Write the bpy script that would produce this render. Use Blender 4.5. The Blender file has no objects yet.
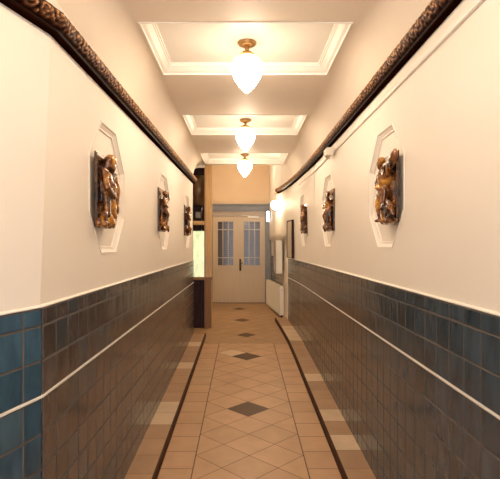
import bpy, bmesh, math, random
from mathutils import Vector, Matrix, noise
from mathutils.geometry import tessellate_polygon

SC = bpy.context.scene
COL = SC.collection
EYE = 1.6                       # eye height; heights below are given from the eye
SLOPE = 0.0318                  # the corridor floor climbs gently to the doors
def fz(y): return SLOPE * y     # floor height
def lerp(a, b, t): return a + (b - a) * t
def interp(pts, y):
    if y <= pts[0][0]: return pts[0][1]
    for (a, b), (c, d) in zip(pts, pts[1:]):
        if y <= c: return lerp(b, d, (y - a) / (c - a))
    return pts[-1][1]

# ------------------------------------------------------------------ materials
def new_mat(name):
    m = bpy.data.materials.new(name); m.use_nodes = True
    nt = m.node_tree; b = nt.nodes['Principled BSDF']
    return m, nt, b
def coords(nt, scale=(1, 1, 1)):
    tc = nt.nodes.new('ShaderNodeTexCoord'); mp = nt.nodes.new('ShaderNodeMapping')
    mp.inputs['Scale'].default_value = scale
    nt.links.new(tc.outputs['Object'], mp.inputs['Vector'])
    return mp.outputs['Vector']
def tex_noise(nt, vec, scale, detail=4, rough=.55):
    n = nt.nodes.new('ShaderNodeTexNoise')
    n.inputs['Scale'].default_value = scale; n.inputs['Detail'].default_value = detail
    n.inputs['Roughness'].default_value = rough
    nt.links.new(vec, n.inputs['Vector'])
    return n.outputs['Fac']
def ramp(nt, fac, stops):
    r = nt.nodes.new('ShaderNodeValToRGB'); e = r.color_ramp.elements
    while len(e) < len(stops): e.new(.5)
    for el, (p, c) in zip(e, stops):
        el.position = p; el.color = (*c, 1)
    nt.links.new(fac, r.inputs['Fac'])
    return r.outputs['Color']
def bump(nt, b, fac, strength, dist=.01):
    n = nt.nodes.new('ShaderNodeBump')
    n.inputs['Strength'].default_value = strength; n.inputs['Distance'].default_value = dist
    nt.links.new(fac, n.inputs['Height']); nt.links.new(n.outputs['Normal'], b.inputs['Normal'])
def simple(name, c1, c2, scale=6, rough=.5, metal=0, bmp=0, bscale=60, coat=0, stretch=(1, 1, 1)):
    m, nt, b = new_mat(name)
    v = coords(nt, stretch)
    f = tex_noise(nt, v, scale)
    nt.links.new(ramp(nt, f, [(.3, c1), (.7, c2)]), b.inputs['Base Color'])
    b.inputs['Roughness'].default_value = rough; b.inputs['Metallic'].default_value = metal
    b.inputs['Coat Weight'].default_value = coat; b.inputs['Coat Roughness'].default_value = .08
    if bmp: bump(nt, b, tex_noise(nt, v, bscale), bmp)
    return m
def emissive(name, col, strength):
    m, nt, b = new_mat(name)
    b.inputs['Base Color'].default_value = (.9, .88, .82, 1)
    b.inputs['Emission Color'].default_value = (*col, 1)
    b.inputs['Emission Strength'].default_value = strength
    b.inputs['Roughness'].default_value = .25
    return m

PLASTER = simple('cream_plaster', (.86, .80, .715), (.88, .82, .745), 2, .55, bmp=.08, bscale=14)
WHITE = simple('white_gloss_paint', (.84, .80, .73), (.87, .83, .76), 5, .4)
CEIL = simple('ceiling_paint', (.78, .68, .56), (.81, .71, .59), 2, .6, bmp=.05, bscale=10)
TAN = simple('tan_paint', (.74, .56, .36), (.78, .60, .39), 3, .6, bmp=.05)
BLUEGREY = simple('blue_grey_paint', (.20, .21, .225), (.25, .26, .275), 4, .45)
DOORPAINT = simple('door_cream_paint', (.58, .46, .31), (.62, .50, .35), 4, .4, stretch=(8, 1, 1))
GROUT = simple('wall_grout', (.10, .085, .075), (.14, .12, .10), 30, .5)
FGROUT = simple('floor_grout', (.13, .085, .055), (.18, .12, .08), 30, .85)
RISER = simple('dark_step_edge', (.055, .020, .009), (.08, .030, .014), 12, .7)
RISER.node_tree.nodes['Principled BSDF'].inputs['Specular IOR Level'].default_value = .15
BRASS = simple('aged_brass', (.35, .20, .08), (.55, .36, .16), 30, .3, 1, bmp=.2, bscale=90)
GOLD = simple('bright_brass', (.75, .55, .22), (.85, .66, .30), 20, .22, 1)
IRON = simple('dark_iron', (.03, .025, .02), (.06, .045, .035), 20, .4, .6)
WOOD = simple('golden_oak', (.44, .25, .08), (.60, .37, .14), 5, .4, bmp=.15, bscale=30, stretch=(12, 12, .8), coat=.2)
WOODRED = simple('reddish_wood', (.22, .10, .035), (.30, .145, .05), 5, .5, stretch=(12, 12, .8))
DARKWOOD = simple('dark_stained_wood', (.022, .010, .014), (.05, .022, .022), 5, .5, stretch=(10, 10, 1))
DARKWOOD.node_tree.nodes['Principled BSDF'].inputs['Specular IOR Level'].default_value = .15
BROWNPANEL = simple('brown_panel', (.10, .055, .025), (.22, .12, .05), 5, .3, stretch=(1, 1, 1), coat=.4)
CREAMMETAL = simple('cream_enamel', (.86, .81, .68), (.88, .83, .70), 4, .35)
GREYMETAL = simple('grey_plastic', (.35, .32, .30), (.42, .38, .36), 10, .5)
MUNTIN = simple('pale_glazing_bar', (.55, .50, .42), (.60, .55, .46), 6, .4)
def globe_glass():
    """opal glass whose glow is set weaker toward the top to spare the coffers"""
    m, nt, b = new_mat('lit_opal_glass')
    tc = nt.nodes.new('ShaderNodeTexCoord'); sp = nt.nodes.new('ShaderNodeSeparateXYZ')
    nt.links.new(tc.outputs['Object'], sp.inputs[0])
    mr = nt.nodes.new('ShaderNodeMapRange')
    for k, v in (('From Min', -.10), ('From Max', -.26), ('To Min', 1.6), ('To Max', 25)): mr.inputs[k].default_value = v
    nt.links.new(sp.outputs['Z'], mr.inputs['Value']); nt.links.new(mr.outputs[0], b.inputs['Emission Strength'])
    b.inputs['Base Color'].default_value = (.9, .88, .82, 1); b.inputs['Roughness'].default_value = .25
    b.inputs['Emission Color'].default_value = (1, .785, .57, 1)
    return m
GLOBE = globe_glass()
GLOBE2 = emissive('lit_opal_glass_small', (1, .78, .50), 18)
SCONCE = emissive('lit_cool_tube', (.85, .95, 1), 2.2)

def glazing():
    m, nt, b = new_mat('door_glass')
    v = coords(nt)
    w = nt.nodes.new('ShaderNodeTexWave'); w.bands_direction = 'Z'
    w.inputs['Scale'].default_value = 7; w.inputs['Distortion'].default_value = .4
    nt.links.new(v, w.inputs['Vector'])
    nt.links.new(ramp(nt, w.outputs['Fac'], [(.2, (.07, .06, .065)), (.8, (.13, .11, .12))]), b.inputs['Base Color'])
    b.inputs['Roughness'].default_value = .10
    b.inputs['Specular IOR Level'].default_value = .35
    return m
GLAZING = glazing()
def litglass():
    m, nt, b = new_mat('lit_frosted_glass')
    v = coords(nt, (6, 1, 2.2))
    f = tex_noise(nt, v, 1.6, 5, .7)
    c = ramp(nt, f, [(.30, (.42, .60, .30)), (.5, (.78, .86, .55)), (.72, (1, .92, .70))])
    nt.links.new(c, b.inputs['Emission Color']); nt.links.new(c, b.inputs['Base Color'])
    b.inputs['Emission Strength'].default_value = .25; b.inputs['Roughness'].default_value = .15
    return m
LITGLASS = litglass()
def mirrorish():
    m, nt, b = new_mat('mirror_glass')
    b.inputs['Base Color'].default_value = (.62, .54, .42, 1); b.inputs['Metallic'].default_value = 0
    b.inputs['Roughness'].default_value = .25
    return m
MIRROR = mirrorish()

def attr_mat(name, rough, bmp=0, bscale=20, blot=None, spec=.5, coat=0, stretch=(1, 1, 1)):
    """base colour comes from the glaze colour of each single tile, with blotches"""
    m, nt, b = new_mat(name)
    a = nt.nodes.new('ShaderNodeAttribute'); a.attribute_name = 'glaze'
    v = coords(nt, stretch)
    f = tex_noise(nt, v, blot[0] if blot else 8, 5)
    c = ramp(nt, f, [(.25, (blot[1],) * 3 if blot else (.9,) * 3), (.75, (blot[2],) * 3 if blot else (1.1,) * 3)])
    mx = nt.nodes.new('ShaderNodeMix'); mx.data_type = 'RGBA'; mx.blend_type = 'MULTIPLY'
    mx.inputs['Factor'].default_value = 1
    nt.links.new(a.outputs['Color'], mx.inputs[6]); nt.links.new(c, mx.inputs[7])
    nt.links.new(mx.outputs[2], b.inputs['Base Color'])
    b.inputs['Roughness'].default_value = rough; b.inputs['Specular IOR Level'].default_value = spec
    b.inputs['Coat Weight'].default_value = coat; b.inputs['Coat Roughness'].default_value = .1
    if bmp: bump(nt, b, tex_noise(nt, v, bscale, 3), bmp, .004)
    return m
WALLTILE = attr_mat('glazed_wall_tile', .16, .5, 6, (10, .65, 1.5), .6, 0, (1, 1.6, .6))
TILEEDGE = attr_mat('matt_tile_edge', .6, 0, 9, (10, .6, 1.0), .2)
FLOORTILE = attr_mat('terracotta_floor_tile', .40, .08, 30, (5, .88, 1.1), .22)

def carved_mat(name, dark, mid, gold, scale):
    m, nt, b = new_mat(name)
    v = coords(nt)
    f = tex_noise(nt, v, scale, 6, .65)
    nt.links.new(ramp(nt, f, [(.42, dark), (.53, mid), (.67, gold)]), b.inputs['Base Color'])
    b.inputs['Roughness'].default_value = .22; b.inputs['Metallic'].default_value = .1
    b.inputs['Coat Weight'].default_value = .6; b.inputs['Coat Roughness'].default_value = .12
    bump(nt, b, tex_noise(nt, v, scale * 3, 4), .3, .004)
    return m
CARVED = carved_mat('bronzed_carving', (.022, .007, .003), (.22, .07, .013), (.78, .36, .045), 9)
CARVEDPLATE = carved_mat('bronzed_plate', (.030, .010, .005), (.10, .04, .012), (.30, .14, .03), 9)
def cornice_mat():
    m, nt, b = new_mat('gilded_brown_cornice')
    a = nt.nodes.new('ShaderNodeAttribute'); a.attribute_name = 'gilt'
    v = coords(nt); f = tex_noise(nt, v, 60, 3)
    ad = nt.nodes.new('ShaderNodeMath'); ad.operation = 'MULTIPLY_ADD'
    nt.links.new(f, ad.inputs[0]); ad.inputs[1].default_value = .35
    nt.links.new(a.outputs['Fac'], ad.inputs[2])
    nt.links.new(ramp(nt, ad.outputs[0], [(.34, (.012, .003, .0015)), (.60, (.11, .036, .012)), (.88, (.68, .37, .16))]), b.inputs['Base Color'])
    b.inputs['Roughness'].default_value = .5; sm = nt.nodes.new('ShaderNodeMath'); sm.operation = 'MULTIPLY'; sm.inputs[1].default_value = .6
    nt.links.new(a.outputs['Fac'], sm.inputs[0]); nt.links.new(sm.outputs[0], b.inputs['Specular IOR Level'])
    return m
CORNICE = cornice_mat()

# ------------------------------------------------------------------ helpers
def link(name, me, mats, parent=None, loc=None, rot=None):
    o = bpy.data.objects.new(name, me)
    for m in (mats if isinstance(mats, (list, tuple)) else [mats]): me.materials.append(m)
    COL.objects.link(o)
    if parent: o.parent = parent
    if loc: o.location = loc
    if rot: o.rotation_euler = rot
    return o
def from_bm(name, bm, mats, parent=None, smooth=False, loc=None, rot=None):
    bmesh.ops.recalc_face_normals(bm, faces=bm.faces)
    me = bpy.data.meshes.new(name); bm.to_mesh(me); bm.free()
    if smooth:
        for p in me.polygons: p.use_smooth = True
    return link(name, me, mats, parent, loc, rot)
def box(bm, x0, x1, y0, y1, z0, z1, bev=0, mat=0):
    r = bmesh.ops.create_cube(bm, size=1)
    vs = r['verts']
    for v in vs:
        v.co = Vector((lerp(x0, x1, v.co.x + .5), lerp(y0, y1, v.co.y + .5), lerp(z0, z1, v.co.z + .5)))
    fs = {f for v in vs for f in v.link_faces}
    for f in fs: f.material_index = mat
    if bev:
        es = {e for v in vs for e in v.link_edges}
        bmesh.ops.bevel(bm, geom=list(es), offset=bev, segments=2, affect='EDGES')
def lathe(bm, prof, n=32, c=(0, 0, 0), sx=1, sy=1):
    rings = []
    for r, z in prof:
        if r < 1e-5: rings.append([bm.verts.new((c[0], c[1], c[2] + z))])
        else: rings.append([bm.verts.new((c[0] + sx * r * math.cos(2 * math.pi * k / n), c[1] + sy * r * math.sin(2 * math.pi * k / n), c[2] + z)) for k in range(n)])
    for a, b in zip(rings, rings[1:]):
        for k in range(n):
            k2 = (k + 1) % n
            if len(a) == 1 and len(b) == 1: continue
            if len(a) == 1: bm.faces.new((a[0], b[k], b[k2]))
            elif len(b) == 1: bm.faces.new((a[k], a[k2], b[0]))
            else: bm.faces.new((a[k], a[k2], b[k2], b[k]))
def tube(bm, pts, r, n=10):
    pts = [Vector(p) for p in pts]; rings = []
    for i, p in enumerate(pts):
        d = (pts[min(i + 1, len(pts) - 1)] - pts[max(i - 1, 0)]).normalized()
        u = d.cross(Vector((0, 0, 1)))
        if u.length < 1e-3: u = d.cross(Vector((1, 0, 0)))
        u.normalize(); w = d.cross(u)
        rings.append([bm.verts.new(p + r * (math.cos(2 * math.pi * k / n) * u + math.sin(2 * math.pi * k / n) * w)) for k in range(n)])
    for a, b in zip(rings, rings[1:]):
        for k in range(n): bm.faces.new((a[k], a[(k + 1) % n], b[(k + 1) % n], b[k]))
    bm.faces.new(rings[0]); bm.faces.new(rings[-1])
def sweep(bm, path, section, closed_section=False, mitre=True):
    """path: list of 3-D points; section: list of (inward, up) or a function of index"""
    rings = []
    n = len(path)
    for i, p in enumerate(path):
        a = Vector(path[max(i - 1, 0)]); b = Vector(path[min(i + 1, n - 1)])
        t = (b - a); t.z = 0; t.normalize()
        inw = Vector((t.y, -t.x, 0))
        rings.append([bm.verts.new(Vector(p) + inw * s[0] + Vector((0, 0, s[1]))) for s in section(i)] if callable(section)
                     else [bm.verts.new(Vector(p) + inw * s[0] + Vector((0, 0, s[1]))) for s in section])
    m = len(rings[0])
    for a, b in zip(rings, rings[1:]):
        for k in range(m if closed_section else m - 1):
            k2 = (k + 1) % m
            bm.faces.new((a[k], a[k2], b[k2], b[k]))
    for r in (rings[0], rings[-1]):
        try: bm.faces.new(r)
        except ValueError: pass
    return rings
def empty(name, label, cat, loc=(0, 0, 0), rotz=0, group=None):
    o = bpy.data.objects.new(name, None); COL.objects.link(o)
    o.location = loc; o.rotation_euler = (0, 0, rotz)
    o['label'] = label; o['category'] = cat
    if group: o['group'] = group
    return o
def tag(o, label, cat, group=None):
    o['label'] = label; o['category'] = cat
    if group: o['group'] = group
    return o
def struct(o): o['kind'] = 'structure'; return o
def glaze_attr(me, cols):
    """one colour per face corner"""
    a = me.color_attributes.new('glaze', 'FLOAT_COLOR', 'CORNER')
    for p, c in zip(me.polygons, cols):
        for li in p.loop_indices: a.data[li].color = (*c, 1)

# ------------------------------------------------------------------ plan of the corridor
XL = -.742; XR = .83; YB = -2.4
LCORNER = 1.79
CEILZ = 1.25; TOPZ = -.228; LISTZ = -.553; L1 = math.hypot(.26, 1)
LOWR = [(6.4, .83), (7, .825), (7.6, .805), (8.3, .775), (8.6, .755), (8.8, .745), (9.4, .70), (10.7, .61)]
UPR = [(5.0, .83), (6, .822), (7, .79), (8, .735), (8.7, .665), (9.0, .59), (10.7, .57)]
def xr(y, z):                       # right wall face; z from the eye
    t = min(1, max(0, (z - .09) / .03))
    if y > 8.3: return lerp(interp(LOWR, y), interp(UPR, y), t)
    t2 = min(1, max(0, (z - .3) / .5))
    k = max(0, (y - 7.5) / .8)
    return lerp(interp(LOWR, y), interp(UPR, y), max(t2, t * min(1, k)))
OCTL = [2.71, 4.61, 6.50]; OCTR = [2.87, 4.79, 6.67]
OCTL_ALL = OCTL + [.80]; OCTR_ALL = OCTR + [.95, -.95]

def octagon(cy, cz, r):
    k = r * math.tan(math.pi / 8)
    return [(cy - k, cz - r), (cy + k, cz - r), (cy + r, cz - k), (cy + r, cz + k), (cy + k, cz + r), (cy - k, cz + r), (cy - r, cz + k), (cy - r, cz - k)]
OCTR_R = .352
def octz(side): return .302 if side < 0 else .33

def wall_with_octagons(name, x, side, y0, y1, ys, ztop):
    """flat plaster face with eight-sided recesses and their stepped mouldings"""
    bm = bmesh.new()
    cuts = [y0] + [(a + b) / 2 for a, b in zip(sorted(ys), sorted(ys)[1:])] + [y1]
    for (a, b), c in zip(zip(cuts, cuts[1:]), sorted(ys)):
        o = octagon(c, octz(side), OCTR_R)
        outer = [(a, -1.7), (b, -1.7), (b, ztop), (a, ztop)]
        if side < 0 and a == y0: outer = [(a, -1.7), (b, -1.7), (b, ztop), (LCORNER + (ztop - TOPZ) * .095, ztop), (a, TOPZ)]
        loops = [[Vector((p[0], p[1], 0)) for p in outer], [Vector((p[0], p[1], 0)) for p in o]]
        flat = [p for l in loops for p in l]
        vs = [bm.verts.new((x, p.x, p.y + EYE)) for p in flat]
        for tri in tessellate_polygon(loops):
            try: bm.faces.new([vs[i] for i in tri])
            except ValueError: pass
        no = len(outer)
        # recess: fillet, slope, bead, back panel
        rings = [vs[no:]]
        for ins, dep in ((0, -.003), (.010, -.003), (.013, .004), (.030, .016), (.040, .016), (.042, .024)):
            ring = octagon(c, octz(side), OCTR_R - ins)
            rings.append([bm.verts.new((x + side * dep, p[0], p[1] + EYE)) for p in ring])
        for r1, r2 in zip(rings, rings[1:]):
            for k in range(8): bm.faces.new((r1[k], r1[(k + 1) % 8], r2[(k + 1) % 8], r2[k]))
        bm.faces.new(rings[-1])
    box(bm, *(sorted((x + side * .04, x + side * .2))), y0 + (.3 if side < 0 else 0), y1, -1.7 + EYE, ztop + EYE)
    return struct(from_bm(name, bm, PLASTER))

# left wall: angled bay near the viewer, then the long face
wl = wall_with_octagons('wall_left', XL, -1, LCORNER, 7.28, [y for y in OCTL_ALL if y > LCORNER], CEILZ)
bm = bmesh.new()
def lc(z): return LCORNER + max(0, z - TOPZ) * .095
def near_x(y): return XL - .26 * (LCORNER - y)
nb = .45                            # the angled bay reaches back to here, then runs straight
for (ya, yb) in ((LCORNER, nb), (nb, YB)):
    xa, xb = (near_x(ya), near_x(yb)) if yb == nb else (near_x(nb), near_x(nb))
    lv = []
    for z in (-1.7, TOPZ, CEILZ):
        yz = lc(z) if ya == LCORNER else ya
        q = [(xa, yz), (xb, yb), (xb - .15, yb), (xa - .15, yz)]
        lv.append([bm.verts.new((p[0], p[1], z + EYE)) for p in q])
    bm.faces.new(lv[0]); bm.faces.new(lv[-1])
    for b_, t_ in zip(lv, lv[1:]):
        for k in range(4): bm.faces.new((b_[k], b_[(k + 1) % 4], t_[(k + 1) % 4], t_[k]))
struct(from_bm('wall_front_left', bm, PLASTER))
# return and side room at the booth, then the vestibule's left wall
bm = bmesh.new()
box(bm, -1.25, XL, 7.22, 7.28, -.1, CEILZ + EYE + .3)
box(bm, -1.25, -1.12, 7.2, 8.7, -.1, 3.5)
box(bm, -.85, -.70, 8.5, 10.75, .0, 3.6)
box(bm, -1.25, -.70, 8.55, 8.65, -.1, 3.5)
struct(from_bm('wall_vestibule_left', bm, PLASTER))

# right wall: flat stretch with recesses, then the curved end
YC = 5.0 + .7
ysr = sorted(OCTR_ALL)
wall_with_octagons('wall_right', XR, 1, YB, 5.7, ysr[:-1], CEILZ)
bm = bmesh.new()                    # curved stretch, with the last recess let in
c3 = OCTR[-1]; cz3 = octz(1)
Y0, Y1 = 5.7, 7.25
oc = octagon(c3, cz3, OCTR_R)
outer = [(Y0, -1.7)] + [(Y0 + (Y1 - Y0) * k / 6, -1.7) for k in range(1, 6)] + [(Y1, -1.7), (Y1, -.5), (Y1, .3), (Y1, .8), (Y1, CEILZ)] + [(Y1 - (Y1 - Y0) * k / 6, CEILZ) for k in range(1, 6)] + [(Y0, CEILZ), (Y0, .8), (Y0, .3)]
loops = [[Vector((p[0], p[1], 0)) for p in outer], [Vector((p[0], p[1], 0)) for p in oc]]
flat = [p for l in loops for p in l]
vs = [bm.verts.new((xr(p.x, p.y), p.x, p.y + EYE)) for p in flat]
for tri in tessellate_polygon(loops):
    try: bm.faces.new([vs[i] for i in tri])
    except ValueError: pass
rings = [vs[len(outer):]]
for ins, dep in ((0, -.003), (.010, -.003), (.013, .004), (.030, .016), (.040, .016), (.042, .024)):
    rings.append([bm.verts.new((xr(*p) + dep, p[0], p[1] + EYE)) for p in octagon(c3, cz3, OCTR_R - ins)])
for r1, r2 in zip(rings, rings[1:]):
    for k in range(8): bm.faces.new((r1[k], r1[(k + 1) % 8], r2[(k + 1) % 8], r2[k]))
bm.faces.new(rings[-1])
ny, zs = 60, [-1.7, -.6, -.2, 0, .09, .12, .2, .3, .4, .5, .6, .7, .8, 1.0, 1.25, 2.0]
grid = [[bm.verts.new((xr(lerp(Y1, 10.75, i / ny), z), lerp(Y1, 10.75, i / ny), z + EYE)) for z in zs] for i in range(ny + 1)]
for i in range(ny):
    for k in range(len(zs) - 1): bm.faces.new((grid[i][k], grid[i + 1][k], grid[i + 1][k + 1], grid[i][k + 1]))
box(bm, .92, 1.1, 5.7, 10.75, -.1, 3.6)
o = struct(from_bm('wall_right_curved', bm, PLASTER))
for p in o.data.polygons: p.use_smooth = p.center.y > Y1

# end wall above and beside the doors
bm = bmesh.new()
DY = 10.65
box(bm, -.9, 1.1, DY + .05, DY + .25, .2, 3.6)
struct(from_bm('wall_back', bm, TAN))
bm = bmesh.new()
box(bm, -1.3, 1.2, 7.66, 10.9, 3.5, 3.7)
struct(from_bm('ceiling_vestibule', bm, CEIL))

# ------------------------------------------------------------------ ceiling with coffers and coves
CY0 = [2.754 + 1.952 * k for k in (-2, -1, 0, 1, 2)]; CLEN = .83; CX0, CX1 = -.58, .61
bm = bmesh.new()
XA, XB = -.61, .66
cuts = [-2.4] + [y + CLEN + (1.952 - CLEN) / 2 for y in CY0[:-1]] + [7.66]
for (a, b), y in zip(zip(cuts, cuts[1:]), CY0):
    hole = [(CX0, y), (CX1, y), (CX1, y + CLEN), (CX0, y + CLEN)]
    outer = [(XA, a), (XB, a), (XB, b), (XA, b)]
    loops = [[Vector((p[0], p[1], 0)) for p in outer], [Vector((p[0], p[1], 0)) for p in hole]]
    vs = [bm.verts.new((p.x, p.y, CEILZ + EYE)) for l in loops for p in l]
    for tri in tessellate_polygon(loops): bm.faces.new([vs[i] for i in tri])
def curve_side(path, side):
    rings = []
    for (x, y) in path:
        xin = XA if side < 0 else XB
        pts = []
        for k in range(25):
            t = k / 24 * math.pi / 2
            pts.append((lerp(xin, x, math.cos(t)), .97 + (CEILZ - .97) * math.sin(t)))
        rings.append([bm.verts.new((px, y, pz + EYE)) for px, pz in pts])
    for a, b in zip(rings, rings[1:]):
        for k in range(24): bm.faces.new((a[k], a[k + 1], b[k + 1], b[k])).smooth = True
curve_side([(near_x(nb), YB), (near_x(nb), nb), (XL, lc(1.05)), (XL, 7.28)], -1)
curve_side([(xr(y, 1.0), y) for y in (YB, 5.0, 5.5, 6, 6.5, 7, 7.4, 7.66)], 1)
bm.faces.ensure_lookup_table()
box(bm, -.61, .66, 7.6, 7.66, CEILZ + EYE + .001, 3.6)
box(bm, -1.2, -.58, 7.20, 7.66, CEILZ + EYE, 3.5)
box(bm, .60, 1.1, 7.6, 7.66, CEILZ + EYE - .02, 3.6)
box(bm, -1.4, 1.2, YB, 7.6, CEILZ + EYE + .2, CEILZ + EYE + .3)
ceiling = struct(from_bm('ceiling', bm, CEIL))
for n, y in enumerate(CY0):
    bm = bmesh.new(); rings = []
    for ins, dz in ((-.008, 0), (-.007, -.006), (.001, -.006), (.004, .006), (.022, .014), (.050, .040), (.056, .040), (.058, .050), (.066, .050), (.068, .060)):
        q = [(CX0 + ins, y + ins), (CX1 - ins, y + ins), (CX1 - ins, y + CLEN - ins), (CX0 + ins, y + CLEN - ins)]
        rings.append([bm.verts.new((p[0], p[1], CEILZ + EYE + dz)) for p in q])
    for r1, r2 in zip(rings, rings[1:]):
        for k in range(4): bm.faces.new((r1[k], r1[(k + 1) % 4], r2[(k + 1) % 4], r2[k]))
    bm.faces.new(rings[-1])
    struct(from_bm('trim_%d' % (n + 1), bm, WHITE))

# ------------------------------------------------------------------ floor
def clip(poly, region):
    out = poly
    n = len(region)
    for i in range(n):
        a, b = region[i], region[(i + 1) % n]
        inp, out = out, []
        if not inp: return []
        def s(p): return (b[0] - a[0]) * (p[1] - a[1]) - (b[1] - a[1]) * (p[0] - a[0])
        for j in range(len(inp)):
            p, q = inp[j], inp[(j + 1) % len(inp)]
            sp, sq = s(p), s(q)
            if sp >= 0: out.append(p)
            if sp * sq < 0:
                t = sp / (sp - sq); out.append((lerp(p[0], q[0], t), lerp(p[1], q[1], t)))
    return out
def area(p): return abs(sum(p[i][0] * p[(i + 1) % len(p)][1] - p[(i + 1) % len(p)][0] * p[i][1] for i in range(len(p)))) / 2

rng = random.Random(4)
bm = bmesh.new(); fcols = []
def tile(poly, col, lift=.002, base=0):
    if len(poly) < 3 or area(poly) < 2e-4: return
    vs = [bm.verts.new((p[0], p[1], fz(p[1]) + lift + base)) for p in poly]
    f = bm.faces.new(vs); f.material_index = 1; fcols.append(col)
def tone(c, v=.05):
    k = 1 + rng.uniform(-v, v); return (c[0] * k, c[1] * k * (1 + rng.uniform(-.01, .01)), c[2] * k)
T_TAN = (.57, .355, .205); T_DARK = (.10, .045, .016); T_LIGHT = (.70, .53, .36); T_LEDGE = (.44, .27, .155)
FX0, FX1 = -.330, .425; YS = 6.87; DX, DD = .3775, .361
g = .0035
xc, yc = .0455, 4.366
# diagonal field
for i in range(-60, 30):
    for h in (0, 1):
        for j in (-2, -1, 0, 1, 2):
            cx = xc + (j + .5 * h) * DX; cy = yc + (i + .5 * h) * DD
            if not -2.6 < cy < YS + .3: continue
            poly = [(cx, cy - DD / 2 + g), (cx + DX / 2 - g, cy), (cx, cy + DD / 2 - g), (cx - DX / 2 + g, cy)]
            col = tone(T_TAN)
            if h == 0 and j == 0 and i % 5 == 0: col = tone(T_DARK)
            if h == 1 and j == -1 and i == 5: col = tone(T_LIGHT)
            tile(clip(poly, [(FX0, -2.4), (FX1, -2.4), (FX1, YS), (FX0, YS)]), col)
# side rows beside the field
for x0, x1 in ((-.60, FX0 - .008), (FX1 + .008, .72)):
    k = -10
    while True:
        y0 = 3.272 + .2545 * k; k += 1
        if y0 > YS: break
        tile(clip([(x0, y0 + .003), (x1, y0 + .003), (x1, y0 + .2515), (x0, y0 + .2515)], [(-2, -2.4), (2, -2.4), (2, YS), (-2, YS)]), tone(T_TAN))
# near lobby beyond the angled bay
for i in range(-4, 0):
    pass
# far field, a smaller diagonal grid drifting left
D2 = .3050; ang = math.radians(3.0)
ca, sa = math.cos(ang), math.sin(ang)
for i in range(-8, 16):
    for h in (0, 1):
        for j in range(-7, 7):
            u, v = (j + .5 * h) * D2, (i + .5 * h) * D2
            cen = (.050 + u * ca - v * sa, 7.42 + u * sa + v * ca)
            if not 6.5 < cen[1] < 11: continue
            e = D2 / 2 - .0022
            poly = [(cen[0] + a * ca - b * sa, cen[1] + a * sa + b * ca) for a, b in ((0, -e), (e, 0), (0, e), (-e, 0))]
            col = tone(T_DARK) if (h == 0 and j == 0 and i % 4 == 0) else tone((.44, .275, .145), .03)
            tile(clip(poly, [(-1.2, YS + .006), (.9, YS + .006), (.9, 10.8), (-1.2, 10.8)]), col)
nt_ = len(bm.faces)
q = [(-1.4, -2.4), (1.1, -2.4), (1.1, 10.9), (-1.4, 10.9)]
t_ = [bm.verts.new((p[0], p[1], fz(p[1]))) for p in q]; b_ = [bm.verts.new((p[0], p[1], fz(p[1]) - .15)) for p in q]
bm.faces.new(t_); bm.faces.new(b_)
for k in range(4): bm.faces.new((b_[k], b_[(k + 1) % 4], t_[(k + 1) % 4], t_[k]))
while len(fcols) < len(bm.faces): fcols.append((.2, .2, .2))
floor = struct(from_bm('floor', bm, [FGROUT, FLOORTILE])); glaze_attr(floor.data, fcols)

# raised tiled ledges along both walls
LH = .062
LE = lambda y: -.550
RE = lambda y: interp([(6.0, .635), (6.84, .628), (7.7, .597), (8.5, .558)], y)
def ledge(name, edge, wallx, side, y0, y1, joint0, lights, n):
    bm = bmesh.new(); cols = []
    ys = [y0 + (y1 - y0) * k / 60 for k in range(61)]
    rings = []
    for y in ys:
        e, w = edge(y), wallx(y)
        zb, zt = fz(y) - .02, fz(y) + LH
        rings.append([bm.verts.new(p) for p in ((w, y, zb), (e, y, zb), (e, y, zt - .004), (e + side * .013, y, zt), (w, y, zt))])
    for a, b in zip(rings, rings[1:]):
        for k in range(4):
            f = bm.faces.new((a[k], b[k], b[k + 1], a[k + 1])); f.material_index = 0 if k < 3 else 1; cols.append((.2, .2, .2))
    for r in (rings[0], rings[-1]): bm.faces.new(r); cols.append((.2, .2, .2))
    k = -40
    while True:
        a = joint0 + .2585 * k; b = a + .2585; k += 1
        if a > y1: break
        a2, b2 = max(a + .002, y0), min(b - .002, y1 - .002)
        if b2 - a2 < .02: continue
        mid = (a + b) / 2
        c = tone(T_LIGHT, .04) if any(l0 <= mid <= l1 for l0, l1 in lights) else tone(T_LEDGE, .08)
        m = 4
        for s in range(m):
            ya, yb = lerp(a2, b2, s / m), lerp(a2, b2, (s + 1) / m)
            pts = [(edge(ya) + side * .014, ya), (wallx(ya), ya), (wallx(yb), yb), (edge(yb) + side * .014, yb)]
            f = bm.faces.new([bm.verts.new((p[0], p[1], fz(p[1]) + LH + .002)) for p in pts]); f.material_index = 2; cols.append(c)
    o = struct(from_bm(name, bm, [RISER, FGROUT, FLOORTILE])); glaze_attr(o.data, cols)
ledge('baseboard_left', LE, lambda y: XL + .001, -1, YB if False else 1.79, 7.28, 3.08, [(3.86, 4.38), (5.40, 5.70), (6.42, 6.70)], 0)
ledge('baseboard_right', RE, lambda y: xr(y, -1.3) - .001, 1, YB, 8.55, 3.41, [(3.41, 3.68), (3.93, 4.19), (4.96, 5.24), (6.77, 7.78)], 0)

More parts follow.
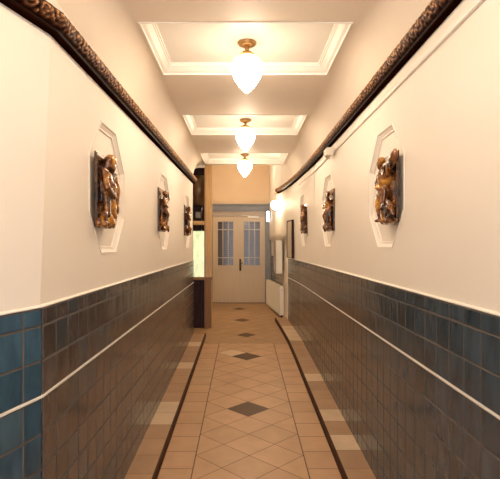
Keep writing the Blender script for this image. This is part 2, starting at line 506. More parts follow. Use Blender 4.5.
# ------------------------------------------------------------------ wall tiling
DAYLIT_BLUE = (.040, .083, .122); REFLECT_SLATE = (.062, .053, .053); INK = (.046, .060, .074)  # warm reflections and daylight are put into these tile colours
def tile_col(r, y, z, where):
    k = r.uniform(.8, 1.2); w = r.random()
    if where == 'bay':                          # teal-blue, with daylight put into the glaze colour
        base = DAYLIT_BLUE if w < .75 else (.050, .085, .11)
    elif where == 'right' and y < 3.2:          # bluer near the viewer, with daylight put into the colour
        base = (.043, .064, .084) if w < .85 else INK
    else: base = REFLECT_SLATE if w < .72 else INK
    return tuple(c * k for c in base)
def tiling(name, faces, seed, where):
    """faces: list of (point function s,z -> x,y ; inward normal function ; s0 ; s1 ; zfloor function)"""
    r = random.Random(seed); bm = bmesh.new(); cols = []
    P = .13
    rows = [(TOPZ - .066, TOPZ - .002)]
    z = TOPZ - .066
    while z > LISTZ + .05:
        rows.append((z - .1275, z)); z -= .1275
    z = LISTZ - .006
    while z > -1.75:
        rows.append((z - .1275, z)); z -= .1275
    TH = .010
    for pos, s0, s1, off in faces:
        n = int((s1 - s0) / P) + 3
        for ri, (z0, z1) in enumerate(rows):
            for k in range(-1, n):
                a = max(s0, s0 + off + (k - 1) * P + .0012); b = min(s1, s0 + off + k * P - .0012)
                if b - a < .015: continue
                ya = pos((a + b) / 2, 0)[1]
                if z1 + EYE < fz(ya) - .01: continue
                tl = [r.uniform(-.0010, .0010) for _ in range(4)]
                cc = tile_col(r, ya, z0, where)
                o = []; i_ = []
                for q, (s, zz) in enumerate(((a, z0 + .0012), (b, z0 + .0012), (b, z1 - .0012), (a, z1 - .0012))):
                    x, y, nx, ny = pos(s, zz)
                    o.append(bm.verts.new((x + nx * .0065, y + ny * .0065, zz + EYE)))
                    si = min(max(s, a + .004), b - .004); zi = min(max(zz, z0 + .005), z1 - .005)
                    x, y, nx, ny = pos(si, zi)
                    h = TH + tl[q]
                    i_.append(bm.verts.new((x + nx * h, y + ny * h, zi + EYE)))
                f = bm.faces.new(i_); f.material_index = 1; cols.append(cc)
                for q in range(4):
                    f = bm.faces.new((o[q], o[(q + 1) % 4], i_[(q + 1) % 4], i_[q])); f.material_index = 2; cols.append((.115, .100, .094))
        m = max(1, int((s1 - s0) / .15))
        for q in range(m):       # mortar bed
            sa, sb = lerp(s0, s1, q / m), lerp(s0, s1, (q + 1) / m)
            pa, pb = pos(sa, -1), pos(sb, -1)
            vs = [bm.verts.new((p[0] + p[2] * .007, p[1] + p[3] * .007, zz)) for p, zz in ((pa, -.05), (pb, -.05), (pb, TOPZ + EYE), (pa, TOPZ + EYE))]
            bm.faces.new(vs); cols.append((.1, .1, .1))
    me = bpy.data.meshes.new(name); bmesh.ops.recalc_face_normals(bm, faces=bm.faces)
    bm.to_mesh(me); bm.free()
    ob = struct(link(name, me, [GROUT, WALLTILE, TILEEDGE])); glaze_attr(me, cols)
    return ob
def pos_bay(s, z):                  # s runs from the corner back toward the viewer
    y = LCORNER - s / L1
    if y >= nb: return (near_x(y), y, 1 / L1, -.26 / L1)
    return (near_x(nb), y, 1, 0)
def pos_left(s, z): return (XL, s, 1, 0)
def pos_right(s, z):
    zz = -1.0
    x = xr(s, zz); d = (xr(s + .02, zz) - xr(s - .02, zz)) / .04; L = math.hypot(1, d)
    return (x, s, -1 / L, d / L)
tiling('trim_6', [(pos_left, LCORNER + .002, 7.28, .13)], 1, 'left')
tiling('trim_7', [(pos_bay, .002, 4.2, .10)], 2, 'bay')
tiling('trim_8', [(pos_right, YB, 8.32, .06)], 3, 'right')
def strip(name, path, sec, mat):
    bm = bmesh.new(); sweep(bm, path, sec, True)
    return struct(from_bm(name, bm, mat))
LP = [(near_x(nb), YB), (near_x(nb), nb), (XL, LCORNER), (XL, 7.28)]     # left, seen walking forward
RPY = [YB] + [4 + .25 * k for k in range(18)] + [8.32]
capsec = [(0, 0), (.012, 0), (.013, .004), (.008, .009), (0, .009)]
lissec = [(.004, -.005), (.012, -.005), (.014, -.002), (.014, .002), (.012, .005), (.004, .005)]
strip('trim_9', [(x, y, TOPZ + EYE) for x, y in LP], capsec, WHITE)
strip('trim_10', [(x, y, LISTZ + EYE) for x, y in LP], lissec, WHITE)
# right-hand strips run back toward the viewer so that "inward" stays inward
RP = [(xr(y, -1), y) for y in reversed(RPY)]
strip('trim_11', [(x, y, TOPZ + EYE) for x, y in RP], capsec, WHITE)
strip('trim_12', [(x, y, LISTZ + EYE) for x, y in RP], lissec, WHITE)

# ------------------------------------------------------------------ gilded cornices
def resample(pts, step):
    out = []
    for a, b in zip(pts, pts[1:]):
        a, b = Vector(a), Vector(b); n = max(1, round((b - a).length / step))
        out += [a.lerp(b, k / n) for k in range(n)]
    out.append(Vector(pts[-1])); return out
def cornice(name, pts, step=.011):
    path = resample(pts, step)
    dist = [0]
    for a, b in zip(path, path[1:]): dist.append(dist[-1] + (b - a).length)
    NR = 12; gil = []
    def relief(s, v):               # leaf scrolls: v in 0..1 across the face
        P = .085
        u = (s / P) % 1.0; alt = int(s / P) % 2
        vv = v if alt else 1 - v
        du, dv = (u - .5), (vv - .5)
        r = math.hypot(du, dv * 1.0); th = math.atan2(dv, du)
        scroll = .5 + .5 * math.cos(22 * r - th * 2)
        leaf = .5 + .5 * math.cos(2 * math.pi * (u * 3 + abs(v - .5) * 2.2))
        n = noise.noise(Vector((s * 55, v * 6, 1.7)))
        return max(0, min(1, .55 * scroll + .35 * leaf + .35 * n))
    def sec(i):
        s = dist[i]
        out = [(0, 0), (.022, -.002), (.030, .004), (.034, .014), (.030, .020)]
        gil.extend([0, 0, 0, .08, 0])
        for k in range(NR + 1):
            v = k / NR
            e = relief(s, v) * math.sin(math.pi * min(1, max(0, v * .94 + .03))) ** .4
            d = .036 + .016 * math.sin(math.pi * v) + .017 * e + .004 * v
            out.append((d, .022 + .066 * v)); gil.append(e * .95)
        out += [(.036, .094), (.0, .097)]; gil.extend([.25, .1])
        return out
    bm = bmesh.new(); rings = sweep(bm, path, sec, True)
    me = bpy.data.meshes.new(name)
    bm.verts.index_update(); bmesh.ops.recalc_face_normals(bm, faces=bm.faces); bm.to_mesh(me); bm.free()
    for p in me.polygons: p.use_smooth = True
    a = me.attributes.new('gilt', 'FLOAT', 'POINT')
    for d, v in zip(a.data, gil): d.value = v
    return struct(link(name, me, CORNICE))
def clz(y): return .81 + .018 * (y - 1.87)
cornice('trim_13', [(near_x(nb) + .0, 0, clz(0) + EYE), (near_x(nb), nb, clz(nb) + EYE), (XL, lc(.83) + .0, clz(LCORNER) + EYE), (XL, 7.26, clz(7.26) + EYE)])
ry = [8.82, 8.7, 8.5, 8.25, 8, 7.7, 7.4, 7, 6.5, 6, 5.5, 5, 0]
cornice('trim_14', [(xr(y, .93), y, .925 + EYE) for y in ry])
ry = [6.9, 6.4, 5.9, 5.4, 5.0, 0]
strip('trim_15', [(xr(y, .86), y, .853 + EYE) for y in ry], [(0, -.014), (.014, -.014), (.018, -.004), (.018, .010), (.010, .016), (0, .016)], WHITE)

# little white sensor box on the moulding under the right cornice
t = empty('wall_mounted_sensor', 'small cream box fixed to the thin white moulding under the right carved cornice', 'sensor', (XR - .018, 4.47, .855 + EYE))
bm = bmesh.new(); box(bm, -.065, 0, -.09, .07, -.045, .02, .006); from_bm('housing', bm, CREAMMETAL, t)
bm = bmesh.new(); lathe(bm, [(0, -.026), (.016, -.022), (.024, -.010), (.026, 0), (0, 0)], 20); from_bm('lens', bm, MIRROR, t, True, loc=(-.035, .09, -.045)).location = (-.035, .03, -.043)

# ------------------------------------------------------------------ ceiling lamps
def lamp():
    r = empty('ceiling_lamp', '', 'lamp')
    bm = bmesh.new()
    lathe(bm, [(0, 0), (.060, 0), (.062, -.006), (.054, -.012), (.056, -.016), (.040, -.026), (.022, -.032), (.014, -.040), (.012, -.060), (.020, -.064), (0, -.064)], 40)
    from_bm('canopy', bm, BRASS, r, True)
    bm = bmesh.new()
    lathe(bm, [(.010, -.055), (.016, -.060), (.034, -.064), (.048, -.074), (.054, -.090), (.056, -.096), (.050, -.098), (.03, -.092)], 40)
    for k in range(3):
        a = 2 * math.pi * k / 3
        tube(bm, [(.05 * math.cos(a), .05 * math.sin(a), -.086), (.068 * math.cos(a), .068 * math.sin(a), -.086)], .004, 8)
    from_bm('fitter', bm, GOLD, r, True)
    bm = bmesh.new()
    prof = [(.048, -.080), (.052, -.092), (.070, -.102), (.088, -.118), (.099, -.140), (.1025, -.165), (.100, -.190), (.090, -.220), (.072, -.252), (.048, -.285), (.024, -.312), (.010, -.324), (0, -.328)]
    lathe(bm, prof, 48)
    from_bm('glass_shade', bm, GLOBE, r, True)
    return r
LX = .026
first = lamp()
lampspec = [(3.17, 'acorn-shaped opal globe lamp on brass canopy in the nearest and largest ceiling coffer'),
            (5.12, 'acorn-shaped opal globe lamp in the middle coffer, between the nearest and farthest lamps'),
            (7.07, 'acorn-shaped opal globe lamp in the farthest coffer, just before the wooden post'),
            (1.22, 'acorn-shaped opal globe lamp added unseen in the coffer above the viewer'),  # extra lamp out of view, added for brightness
            (-.73, 'acorn-shaped opal globe lamp added unseen in the coffer behind the viewer')]  # extra lamp behind the camera, added to brighten the corridor
for i, (y, lab) in enumerate(lampspec):
    if i == 0: o = first
    else:
        o = first.copy(); COL.objects.link(o)
        for ch in first.children:
            c = ch.copy(); COL.objects.link(c); c.parent = o
    o.location = (LX, y, 1.31 + EYE); o['label'] = lab; o['group'] = 'ceiling globe lamps'

o = first.copy(); COL.objects.link(o)  # added lamp, hidden above the ceiling edge, to brighten the vestibule
for ch in first.children:
    c = ch.copy(); COL.objects.link(c); c.parent = o
o.location = (-.05, 9.25, 3.5); o['label'] = 'opal globe lamp added out of view on the high vestibule ceiling to brighten it'; o['group'] = 'ceiling globe lamps'
# hanging globe at the end of the right cornice
t = empty('hanging_globe_lamp', 'small round lit globe hanging under the far end of the right carved cornice', 'lamp', (.585, 8.72, .925 + EYE))
bm = bmesh.new(); tube(bm, [(0.02, .0, .0), (.0, 0, -.03), (0, 0, -.125)], .006); lathe(bm, [(0, -.01), (.026, -.012), (.03, -.002), (0, 0)], 20); from_bm('stem', bm, BRASS, t, True)
bm = bmesh.new(); lathe(bm, [(0, -.10), (.034, -.104), (.046, -.120), (.044, -.140), (.03, -.142)], 24); from_bm('fitter', bm, BRASS, t, True)
bm = bmesh.new(); lathe(bm, [(.034, -.130), (.060, -.145), (.078, -.170), (.086, -.205), (.082, -.240), (.066, -.270), (.040, -.292), (.0, -.300)], 32); from_bm('glass_shade', bm, GLOBE2, t, True)

# wall sconce by the doors
t = empty('wall_sconce', 'narrow cool-white tube lamp on an iron bracket at the right of the double doors', 'lamp', (.575, 10.15, .60 + EYE))
bm = bmesh.new()
tube(bm, [(.02, 0, .02), (-.01, -.01, .10), (-.05, -.02, .13), (-.09, -.02, .12), (-.10, -.02, .09)], .009); box(bm, -.005, .02, -.03, .03, -.06, .08, .004)
from_bm('bracket', bm, IRON, t, True).location = (0, 0, 0)
bm = bmesh.new(); lathe(bm, [(0, .10), (.024, .095), (.030, .07), (.030, -.10), (.024, -.115), (0, -.118)], 24); from_bm('glass_shade', bm, SCONCE, t, True).location = (-.06, -.02, -.0)

# ------------------------------------------------------------------ carved wall reliefs
def ellipsoid(bm, c, r, rot=(0, 0, 0)):
    d = bmesh.ops.create_icosphere(bm, subdivisions=3, radius=1)
    M = Matrix.Translation(c) @ Matrix.Rotation(rot[0], 4, 'X') @ Matrix.Rotation(rot[1], 4, 'Y') @ Matrix.Rotation(rot[2], 4, 'Z') @ Matrix.Diagonal((*r, 1))
    bmesh.ops.transform(bm, matrix=M, verts=d['verts'])
def limb(bm, a, b, ra, rb, n=7):
    a, b = Vector(a), Vector(b)
    for k in range(n + 1):
        t = k / n; r = lerp(ra, rb, t)
        d = bmesh.ops.create_icosphere(bm, subdivisions=2, radius=r)
        bmesh.ops.translate(bm, vec=a.lerp(b, t), verts=d['verts'])
def merge(name, bm, mat, parent, voxel=.0048):
    """the overlapping swellings fuse into one carved skin"""
    me = bpy.data.meshes.new(name); bm.to_mesh(me); bm.free()
    tmp = bpy.data.objects.new('tmp', me); COL.objects.link(tmp)
    m = tmp.modifiers.new('r', 'REMESH'); m.mode = 'VOXEL'; m.voxel_size = voxel
    s = tmp.modifiers.new('s', 'SMOOTH'); s.iterations = 3; s.factor = .5
    dg = bpy.context.evaluated_depsgraph_get(); dg.update()
    res = bpy.data.meshes.new_from_object(tmp.evaluated_get(dg))
    bpy.data.objects.remove(tmp); bpy.data.meshes.remove(me)
    res.name = name
    for v in res.vertices:          # chisel marks
        n = noise.noise(v.co * 60) * .0022 + noise.noise(v.co * 24 + Vector((3, 1, 5))) * .003
        v.co += v.normal * n
    for p in res.polygons: p.use_smooth = True
    res.materials.clear()
    return link(name, res, mat, parent)
# local axes: x out of the wall, y along the wall away from the viewer, z up; plate .26 x .38
def relief(kind, seed, mirror=False):
    r = random.Random(seed)
    fig = bmesh.new(); base = bmesh.new()
    if kind == 'embrace':           # stocky figure hugging a round shield, rough plinth below
        ellipsoid(fig, (.055, .135, .325), (.052, .050, .050))
        ellipsoid(fig, (.095, .125, .315), (.016, .018, .026))
        ellipsoid(fig, (.070, .135, .352), (.046, .052, .032))
        ellipsoid(fig, (.045, .130, .215), (.055, .072, .085))
        ellipsoid(fig, (.096, .120, .200), (.026, .034, .040))
        limb(fig, (.060, .055, .280), (.085, .045, .205), .026, .021)
        limb(fig, (.085, .045, .205), (.110, .110, .160), .021, .016)
        limb(fig, (.060, .215, .280), (.085, .235, .210), .026, .020)
        limb(fig, (.085, .235, .210), (.070, .235, .105), .020, .018)
        ellipsoid(fig, (.075, .238, .110), (.020, .020, .034))
        limb(fig, (.060, .090, .150), (.080, .075, .070), .034, .022)
        limb(fig, (.060, .170, .150), (.080, .180, .070), .034, .022)
        ellipsoid(fig, (.088, .160, .270), (.012, .050, .010), (.5, 0, 0))
        ellipsoid(fig, (.088, .080, .262), (.012, .040, .010), (-.6, 0, 0))
        for k in range(26):
            ellipsoid(base, (.03 + r.random() * .05, .02 + r.random() * .22, .012 + r.random() * .065), (.014 + r.random() * .014, .012 + r.random() * .016, .012 + r.random() * .014))
        ellipsoid(base, (.03, .13, .035), (.04, .12, .04))
    elif kind == 'striding':        # slim upright figure under a curved wing, beast at its feet
        ellipsoid(fig, (.085, .170, .335), (.026, .026, .032))
        ellipsoid(fig, (.096, .190, .338), (.014, .010, .012))
        ellipsoid(fig, (.075, .160, .350), (.030, .032, .022))
        limb(fig, (.070, .165, .310), (.065, .160, .280), .016, .026)
        ellipsoid(fig, (.070, .165, .250), (.034, .040, .055))
        ellipsoid(fig, (.066, .170, .190), (.036, .042, .040))
        limb(fig, (.078, .195, .280), (.095, .215, .225), .018, .014)
        limb(fig, (.095, .215, .225), (.110, .170, .200), .014, .011)
        limb(fig, (.070, .130, .285), (.090, .085, .250), .018, .013)
        limb(fig, (.090, .085, .250), (.098, .060, .300), .013, .010)
        limb(fig, (.065, .190, .185), (.085, .210, .105), .032, .021)
        limb(fig, (.085, .210, .105), (.070, .200, .025), .020, .012)
        limb(fig, (.065, .150, .180), (.072, .150, .100), .032, .021)
        limb(fig, (.072, .150, .100), (.060, .155, .022), .020, .012)
        ellipsoid(fig, (.085, .208, .016), (.028, .016, .010)); ellipsoid(fig, (.080, .158, .014), (.028, .016, .010))
        for k in range(9):
            a = k / 8
            ellipsoid(fig, (.040, .030 + .016 * k, .335 - .02 * k * a), (.030, .014, .060 - .02 * a), (.45, 0, 0))
        ellipsoid(base, (.055, .065, .060), (.045, .045, .045)); ellipsoid(base, (.088, .085, .085), (.026, .026, .026))
        ellipsoid(base, (.105, .090, .078), (.014, .014, .012))
        ellipsoid(base, (.030, .13, .012), (.045, .125, .022))
        for k in range(18):
            ellipsoid(base, (.04 + r.random() * .05, .02 + r.random() * .11, .02 + r.random() * .09), (.012, .008 + r.random() * .010, .012))
    else:                           # leaning figure with drapery folds and a raised arm
        ellipsoid(fig, (.072, .150, .330), (.030, .028, .034))
        ellipsoid(fig, (.060, .150, .345), (.034, .036, .024))
        ellipsoid(fig, (.062, .135, .245), (.040, .052, .062))
        ellipsoid(fig, (.080, .140, .225), (.024, .030, .030))
        limb(fig, (.065, .095, .290), (.090, .060, .240), .020, .016)
        limb(fig, (.090, .060, .240), (.110, .100, .215), .016, .012)
        limb(fig, (.065, .185, .285), (.090, .225, .300), .020, .016)
        limb(fig, (.090, .225, .300), (.080, .215, .350), .015, .012)
        limb(fig, (.060, .110, .190), (.105, .120, .145), .036, .026)
        limb(fig, (.105, .120, .145), (.070, .105, .055), .026, .016)
        limb(fig, (.060, .160, .190), (.080, .180, .110), .036, .024)
        limb(fig, (.080, .180, .110), (.060, .190, .040), .022, .015)
        for k in range(7):
            limb(fig, (.045 + .006 * (k % 2), .050 + .028 * k, .215), (.045, .040 + .030 * k, .075), .013, .010, 9)
        for k in range(24):
            ellipsoid(base, (.03 + r.random() * .06, .02 + r.random() * .21, .012 + r.random() * .06), (.016, .012 + r.random() * .014, .012 + r.random() * .012))
        ellipsoid(base, (.035, .12, .03), (.045, .11, .035))
    ellipsoid(fig, (.010, .13, .19), (.020, .095, .15))
    plate = bmesh.new(); box(plate, 0, .010, 0, .26, 0, .385, .003)
    box(plate, .008, .014, .008, .252, .006, .378, .002)
    for b in (fig, base):           # broad and flat, filling the plate
        for v in b.verts: v.co.x = v.co.x * .68 + .002; v.co.y = .118 + (v.co.y - .13) * 1.14
    if mirror:
        for b in (fig, base):
            for v in b.verts: v.co.y = .26 - v.co.y
            bmesh.ops.reverse_faces(b, faces=b.faces)
    return fig, base, plate
def hang_relief(kind, seed, label, side, y, z, mirror=False):
    t = empty('wall_relief', label, 'wall sculpture')
    x = XL if side < 0 else xr(y + .13, z)
    t.location = (x, y, z + EYE)
    fig, base, plate = relief(kind, seed, mirror)
    if side > 0:
        for b in (fig, base, plate):
            for v in b.verts: v.co.x = -v.co.x
            bmesh.ops.reverse_faces(b, faces=b.faces)
    from_bm('backing_plate', plate, CARVEDPLATE, t)
    merge('carved_figure', fig, CARVED, t)
    merge('carved_plinth', base, CARVED, t)
    t['group'] = 'carved wall reliefs in the octagonal panels'
hang_relief('embrace', 1, 'amber-brown carved relief of a stocky figure, nearest one on the left wall', -1, 2.44, .088)
hang_relief('leaning', 2, 'brown carved relief in the middle octagon of the left wall', -1, 4.25, .120)
hang_relief('striding', 3, 'small dark carved relief on the left wall, last before the wooden post', -1, 6.14, .122, True)
hang_relief('striding', 4, 'glossy amber-brown carved relief of an upright figure, nearest one on the right wall', 1, 2.60, .122)
hang_relief('leaning', 5, 'dark brown carved relief in the middle octagon of the right wall', 1, 4.42, .130, True)
hang_relief('embrace', 6, 'small dark brown carved relief farthest down the right wall, near the narrow dark frame', 1, 6.28, .15)

# ------------------------------------------------------------------ mirror on the right wall
def wall_frame_at(ya, yb, z):
    xa, xb = xr(ya, z), xr(yb, z)
    return xa, xb, math.atan2(xb - xa, yb - ya)
ya, yb = 7.62, 8.02
xa, xb, an = min(xr(7.62, -.2), xr(7.62, .4)), min(xr(yb, -.2), xr(yb, .4)), 0
an = math.atan2(-(xb - xa), yb - ya)
t = empty('framed_notice', 'tall narrow dark-framed blank cream panel hung on the right wall just above the tiles', 'picture', (xa - .004, ya, -.205 + EYE), an)
L = math.hypot(xb - xa, yb - ya); H = .60
bm = bmesh.new()
for a in ((0, .014, 0, H), (L - .014, L, 0, H), (0, L, 0, .014), (0, L, H - .02, H)):
    box(bm, -.035, 0, a[0], a[1], a[2], a[3], .003)
from_bm('frame', bm, DARKWOOD, t)
bm = bmesh.new(); box(bm, -.026, -.004, .012, L - .012, .012, H - .018); from_bm('backing_panel', bm, MIRROR, t)

# ------------------------------------------------------------------ meter cabinet and radiator
RA = math.atan2(-(.514 - .68), 10.5 - 8.75)
t = empty('meter_cabinet', 'cream wall cabinet with grey side hung above the radiator', 'cabinet', (.592, 8.76, -.512 + EYE), -.0)
bm = bmesh.new(); box(bm, 0, .112, 0, .55, 0, .597, .005); from_bm('body', bm, CREAMMETAL, t)
bm = bmesh.new(); box(bm, -.012, 0, .02, .53, .015, .582, .004); d = from_bm('door', bm, GREYMETAL, t)
bm = bmesh.new(); tube(bm, [(-.02, .09, .36), (-.02, .09, .42)], .005); from_bm('handle', bm, BRASS, d)
t = empty('radiator', 'cream panel radiator low on the right wall beside the double doors', 'radiator', (.668, 8.76, -1.262 + EYE), RA)
L = 1.72
bm = bmesh.new()
box(bm, -.012, .004, 0, L, 0, .515, .004)
for k in range(34): box(bm, -.017, -.010, .03 + k * .049, .055 + k * .049, .03, .485, .003)
from_bm('front_panel', bm, CREAMMETAL, t)
bm = bmesh.new(); box(bm, .045, .060, .01, L - .01, .01, .505, .003); from_bm('rear_panel', bm, CREAMMETAL, t)
bm = bmesh.new(); box(bm, -.014, .062, -.004, L + .004, .512, .528, .004)
for k in range(40): box(bm, .000, .046, .03 + k * .042, .05 + k * .042, .527, .531)
from_bm('top_grille', bm, CREAMMETAL, t)
for yy in (-.004, L - .006):
    bm = bmesh.new(); box(bm, -.012, .062, yy, yy + .010, .005, .512, .002); from_bm('side_cover', bm, CREAMMETAL, t)
for yy in (.03, .10):
    bm = bmesh.new(); tube(bm, [(.03, yy, .02), (.03, yy, -.057)], .009); from_bm('pipe', bm, IRON, t, True)
bm = bmesh.new(); lathe(bm, [(0, 0), (.018, .003), (.021, .03), (.017, .05), (0, .052)], 20); from_bm('valve', bm, WHITE, t, True).location = (.03, -.03, .46)
# lower tiling on the vestibule's right wall
bm = bmesh.new(); cols = []
r = random.Random(9)
y = 8.95
while y < 10.6:
    z = TOPZ
    while z > -1.3:
        pts = []
        for yy, zz in ((y + .001, z - .126), (y + .128, z - .126), (y + .128, z), (y + .001, z)):
            pts.append(bm.verts.new((xr(yy, zz) - .008, yy, zz + EYE)))
        bm.faces.new(pts).material_index = 0; cols.append(tuple(c * r.uniform(.9, 1.1) for c in (.20, .17, .14)))
        z -= .128
    y += .13
o = struct(from_bm('trim_16', bm, WALLTILE)); glaze_attr(o.data, cols)

# ------------------------------------------------------------------ double doors
def leaf(name, x0, x1, gx0, gx1, handle_x, hinge):
    zb, zt = fz(DY) + .004, .62 + EYE
    g0, g1 = -.448 + EYE, .515 + EYE
    p0, p1 = -.99 + EYE, -.56 + EYE
    Y0, Y1 = DY - .01, DY + .035
    bm = bmesh.new()
    box(bm, x0, gx0, Y0, Y1, zb, zt); box(bm, gx1, x1, Y0, Y1, zb, zt)
    box(bm, gx0, gx1, Y0, Y1, zb, p0); box(bm, gx0, gx1, Y0, Y1, p1, g0); box(bm, gx0, gx1, Y0, Y1, g1, zt)
    root = struct(from_bm(name, bm, DOORPAINT))
    bm = bmesh.new()
    box(bm, gx0 - .002, gx1 + .002, Y0 + .018, Y0 + .03, p0, p1)
    box(bm, gx0 + .045, gx1 - .045, Y0 + .006, Y0 + .02, p0 + .045, p1 - .045, .006)
    from_bm('lower_panel', bm, DOORPAINT, root)
    bm = bmesh.new()
    for a in ((gx0 - .012, gx0 + .008, g0 - .012, g1 + .012), (gx1 - .008, gx1 + .012, g0 - .012, g1 + .012), (gx0, gx1, g0 - .012, g0 + .008), (gx0, gx1, g1 - .008, g1 + .012)):
        box(bm, a[0], a[1], Y0 - .008, Y0 + .01, a[2], a[3], .003)
    from_bm('glazing_bead', bm, DOORPAINT, root)
    bm = bmesh.new(); box(bm, gx0, gx1, Y0 + .020, Y0 + .026, g0, g1); from_bm('pane', bm, GLAZING, root)
    w = gx1 - gx0
    bm = bmesh.new()
    for k in (1, 2): box(bm, gx0 + w * k / 3 - .008, gx0 + w * k / 3 + .008, Y0 + .002, Y0 + .022, g0, g1)
    for z in (-.275 + EYE, .335 + EYE): box(bm, gx0, gx1, Y0 + .003, Y0 + .021, z - .008, z + .008)
    from_bm('glazing_bars', bm, MUNTIN, root)
    return root
leaf('door_1', -.660, -.103, -.552, -.206, None, -1)
d2 = leaf('door_2', -.099, .475, .010, .375, None, 1)
bm = bmesh.new()
box(bm, -.078, -.040, DY - .018, DY - .010, -.56 + EYE, -.30 + EYE, .003)
tube(bm, [(-.059, DY - .018, -.39 + EYE), (-.059, DY - .055, -.39 + EYE), (-.035, DY - .060, -.39 + EYE), (.005, DY - .058, -.395 + EYE)], .009)
from_bm('handle', bm, IRON, d2, True)
bm = bmesh.new()
box(bm, .10, .34, DY - .06, DY - .012, .585 + EYE, .625 + EYE, .005); tube(bm, [(.14, DY - .04, .63 + EYE), (-.02, DY - .09, .64 + EYE), (-.05, DY - .02, .64 + EYE)], .007)
from_bm('door_closer', bm, WHITE, d2)
bm = bmesh.new()
box(bm, -.72, -.664, DY - .03, DY + .05, fz(DY), .876 + EYE); box(bm, .479, .60, DY - .03, DY + .05, fz(DY), .876 + EYE)
box(bm, -.72, .60, DY - .06, DY + .05, .735 + EYE, .755 + EYE, .004)
box(bm, -.70, .60, DY - .035, DY + .05, .755 + EYE, .865 + EYE, .004); box(bm, -.72, .60, DY - .075, DY + .05, .865 + EYE, .89 + EYE, .004)
struct(from_bm('trim_17', bm, BLUEGREY))
bm = bmesh.new(); box(bm, -.664, .479, DY - .03, DY + .05, .625 + EYE, .735 + EYE, .004); struct(from_bm('trim_19', bm, simple('grey_brown_paint', (.40, .33, .26), (.45, .37, .30), 4, .45)))
bm = bmesh.new(); box(bm, -.664, .479, DY - .02, DY + .05, fz(DY) - .01, fz(DY) + .012); struct(from_bm('trim_18', bm, DARKWOOD))

# ------------------------------------------------------------------ wooden lodge front on the left
BY = 7.95; f0 = fz(BY)
t = empty('lodge_booth', 'wooden porter booth front with lit frosted window and tall golden post, left of the doors', 'booth', (0, BY, f0))
def bz(z): return z + EYE - f0
bm = bmesh.new(); box(bm, -.617, -.503, 0, .11, .004, bz(1.9), .005)
for k in range(9): box(bm, -.600, -.585, -.008, .002, bz(.20) + k * .05, bz(.20) + k * .05 + .022, .003); box(bm, -.545, -.530, -.008, .002, bz(.20) + k * .05, bz(.20) + k * .05 + .022, .003)
from_bm('post', bm, WOOD, t)
bm = bmesh.new(); box(bm, -.628, -.612, -.012, .10, bz(-.55), bz(1.26), .003); from_bm('window_jamb', bm, WOODRED, t)
bm = bmesh.new(); box(bm, -.625, -.515, -.02, .0, .004, bz(-.55), .004); from_bm('lower_post_cladding', bm, WOODRED, t)
bm = bmesh.new(); box(bm, -1.11, -.617, -.01, .06, bz(.325), bz(.39), .006); from_bm('crossbar', bm, WOOD, t)
bm = bmesh.new(); box(bm, -1.11, -.617, .02, .035, bz(-.52), bz(.227)); from_bm('lit_window_pane', bm, LITGLASS, t)
bm = bmesh.new(); box(bm, -1.11, -.50, -.04, .09, bz(-.565), bz(-.52), .006); from_bm('sill', bm, WOODRED, t)
bm = bmesh.new()
box(bm, -1.11, -.617, .03, .06, .004, bz(-.565))
for x0, x1 in ((-1.10, -.90), (-.875, -.67)):
    for a in ((x0, x0 + .025), (x1 - .025, x1)): box(bm, a[0], a[1], .005, .035, .06, bz(-.62), .004)
    box(bm, x0, x1, .005, .035, .04, .08, .004); box(bm, x0, x1, .005, .035, bz(-.65), bz(-.61), .004)
box(bm, -1.11, -.617, 0, .04, .0, .04)
from_bm('lower_panel', bm, DARKWOOD, t)
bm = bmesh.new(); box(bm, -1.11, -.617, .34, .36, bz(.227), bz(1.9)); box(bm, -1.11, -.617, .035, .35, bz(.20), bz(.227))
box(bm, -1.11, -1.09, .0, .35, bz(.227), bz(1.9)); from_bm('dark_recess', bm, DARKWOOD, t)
bm = bmesh.new()                    # arched head of the opening
N = 14; xs0, xs1 = -1.11, -.617; zt = bz(1.9)
def arch(x): 
    u = (x - (-.84)) / .12
    return bz(1.255) - (.10 * (1 - math.sqrt(max(0, 1 - (1 - max(0, min(1, u))) ** 2))))
prev = None
for k in range(N + 1):
    x = lerp(-.84, -.617, k / N)
    cur = [bm.verts.new((x, yy, zz)) for yy, zz in ((-.02, arch(x)), (-.02, zt), (.02, zt), (.02, arch(x)))]
    if prev:
        for q in range(4): bm.faces.new((prev[q], cur[q], cur[(q + 1) % 4], prev[(q + 1) % 4]))
    prev = cur
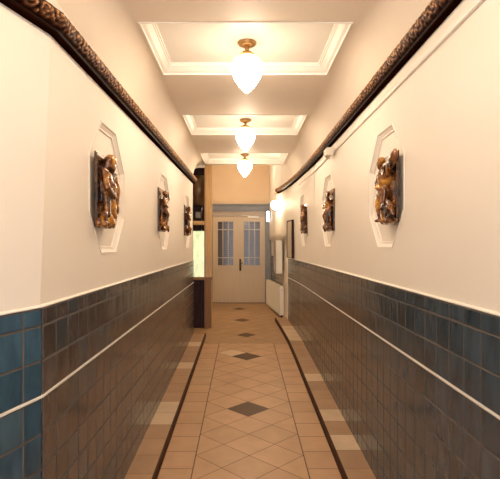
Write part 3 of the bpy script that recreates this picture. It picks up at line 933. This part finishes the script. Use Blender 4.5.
box(bm, -1.11, -.84, -.02, .02, bz(.4), zt)
from_bm('arched_head', bm, PLASTER, t)
bm = bmesh.new(); rings = []
for k in range(13):                 # bowed brown board inside the head
    a = k / 12
    z = lerp(bz(.66), bz(1.16), a); y = .20 - .10 * math.sin(math.pi * a)
    w = .085 + .03 * math.sin(math.pi * a)
    rings.append([bm.verts.new(p) for p in ((-.735 - w, y, z), (-.735 + w, y, z), (-.735 + w, y + .02, z), (-.735 - w, y + .02, z))])
for a, b in zip(rings, rings[1:]):
    for k in range(4): bm.faces.new((a[k], a[(k + 1) % 4], b[(k + 1) % 4], b[k]))
bm.faces.new(rings[0]); bm.faces.new(rings[-1])
from_bm('bowed_board', bm, BROWNPANEL, t, True)
j = empty('junction_box', 'small grey box with a pipe in the dark opening above the booth window', 'box', (-.755, BY + .26, .455 + EYE))
bm = bmesh.new(); box(bm, -.04, .04, 0, .08, 0, .10, .006); from_bm('housing', bm, GREYMETAL, j)
bm = bmesh.new(); tube(bm, [(.055, .05, -.228), (.055, .05, .13), (.065, .05, .16), (.065, .05, .22)], .011); from_bm('pipe', bm, GREYMETAL, j, True)

# ------------------------------------------------------------------ light and camera
w = bpy.data.worlds.new('World'); SC.world = w; w.use_nodes = True
w.node_tree.nodes['Background'].inputs['Color'].default_value = (.92, .95, 1, 1)
w.node_tree.nodes['Background'].inputs['Strength'].default_value = 1.8

cam = bpy.data.cameras.new('camera'); co = bpy.data.objects.new('camera', cam); COL.objects.link(co)
co.location = (0, 0, EYE); co.rotation_euler = (math.pi / 2, 0, 0)
cam.sensor_width = 36; cam.lens = 490 / 500 * 36; cam.shift_x = .014; cam.shift_y = .011; cam.clip_start = .05
SC.camera = co
SC.view_settings.view_transform = 'Standard'; SC.view_settings.look = 'None'
SC.view_settings.gamma = 1; SC.view_settings.exposure = 1.45; SC.view_settings.use_curve_mapping = False
SC.cycles.use_denoising = True
SC.cycles.max_bounces = 10; SC.cycles.diffuse_bounces = 6; SC.cycles.sample_clamp_indirect = 6
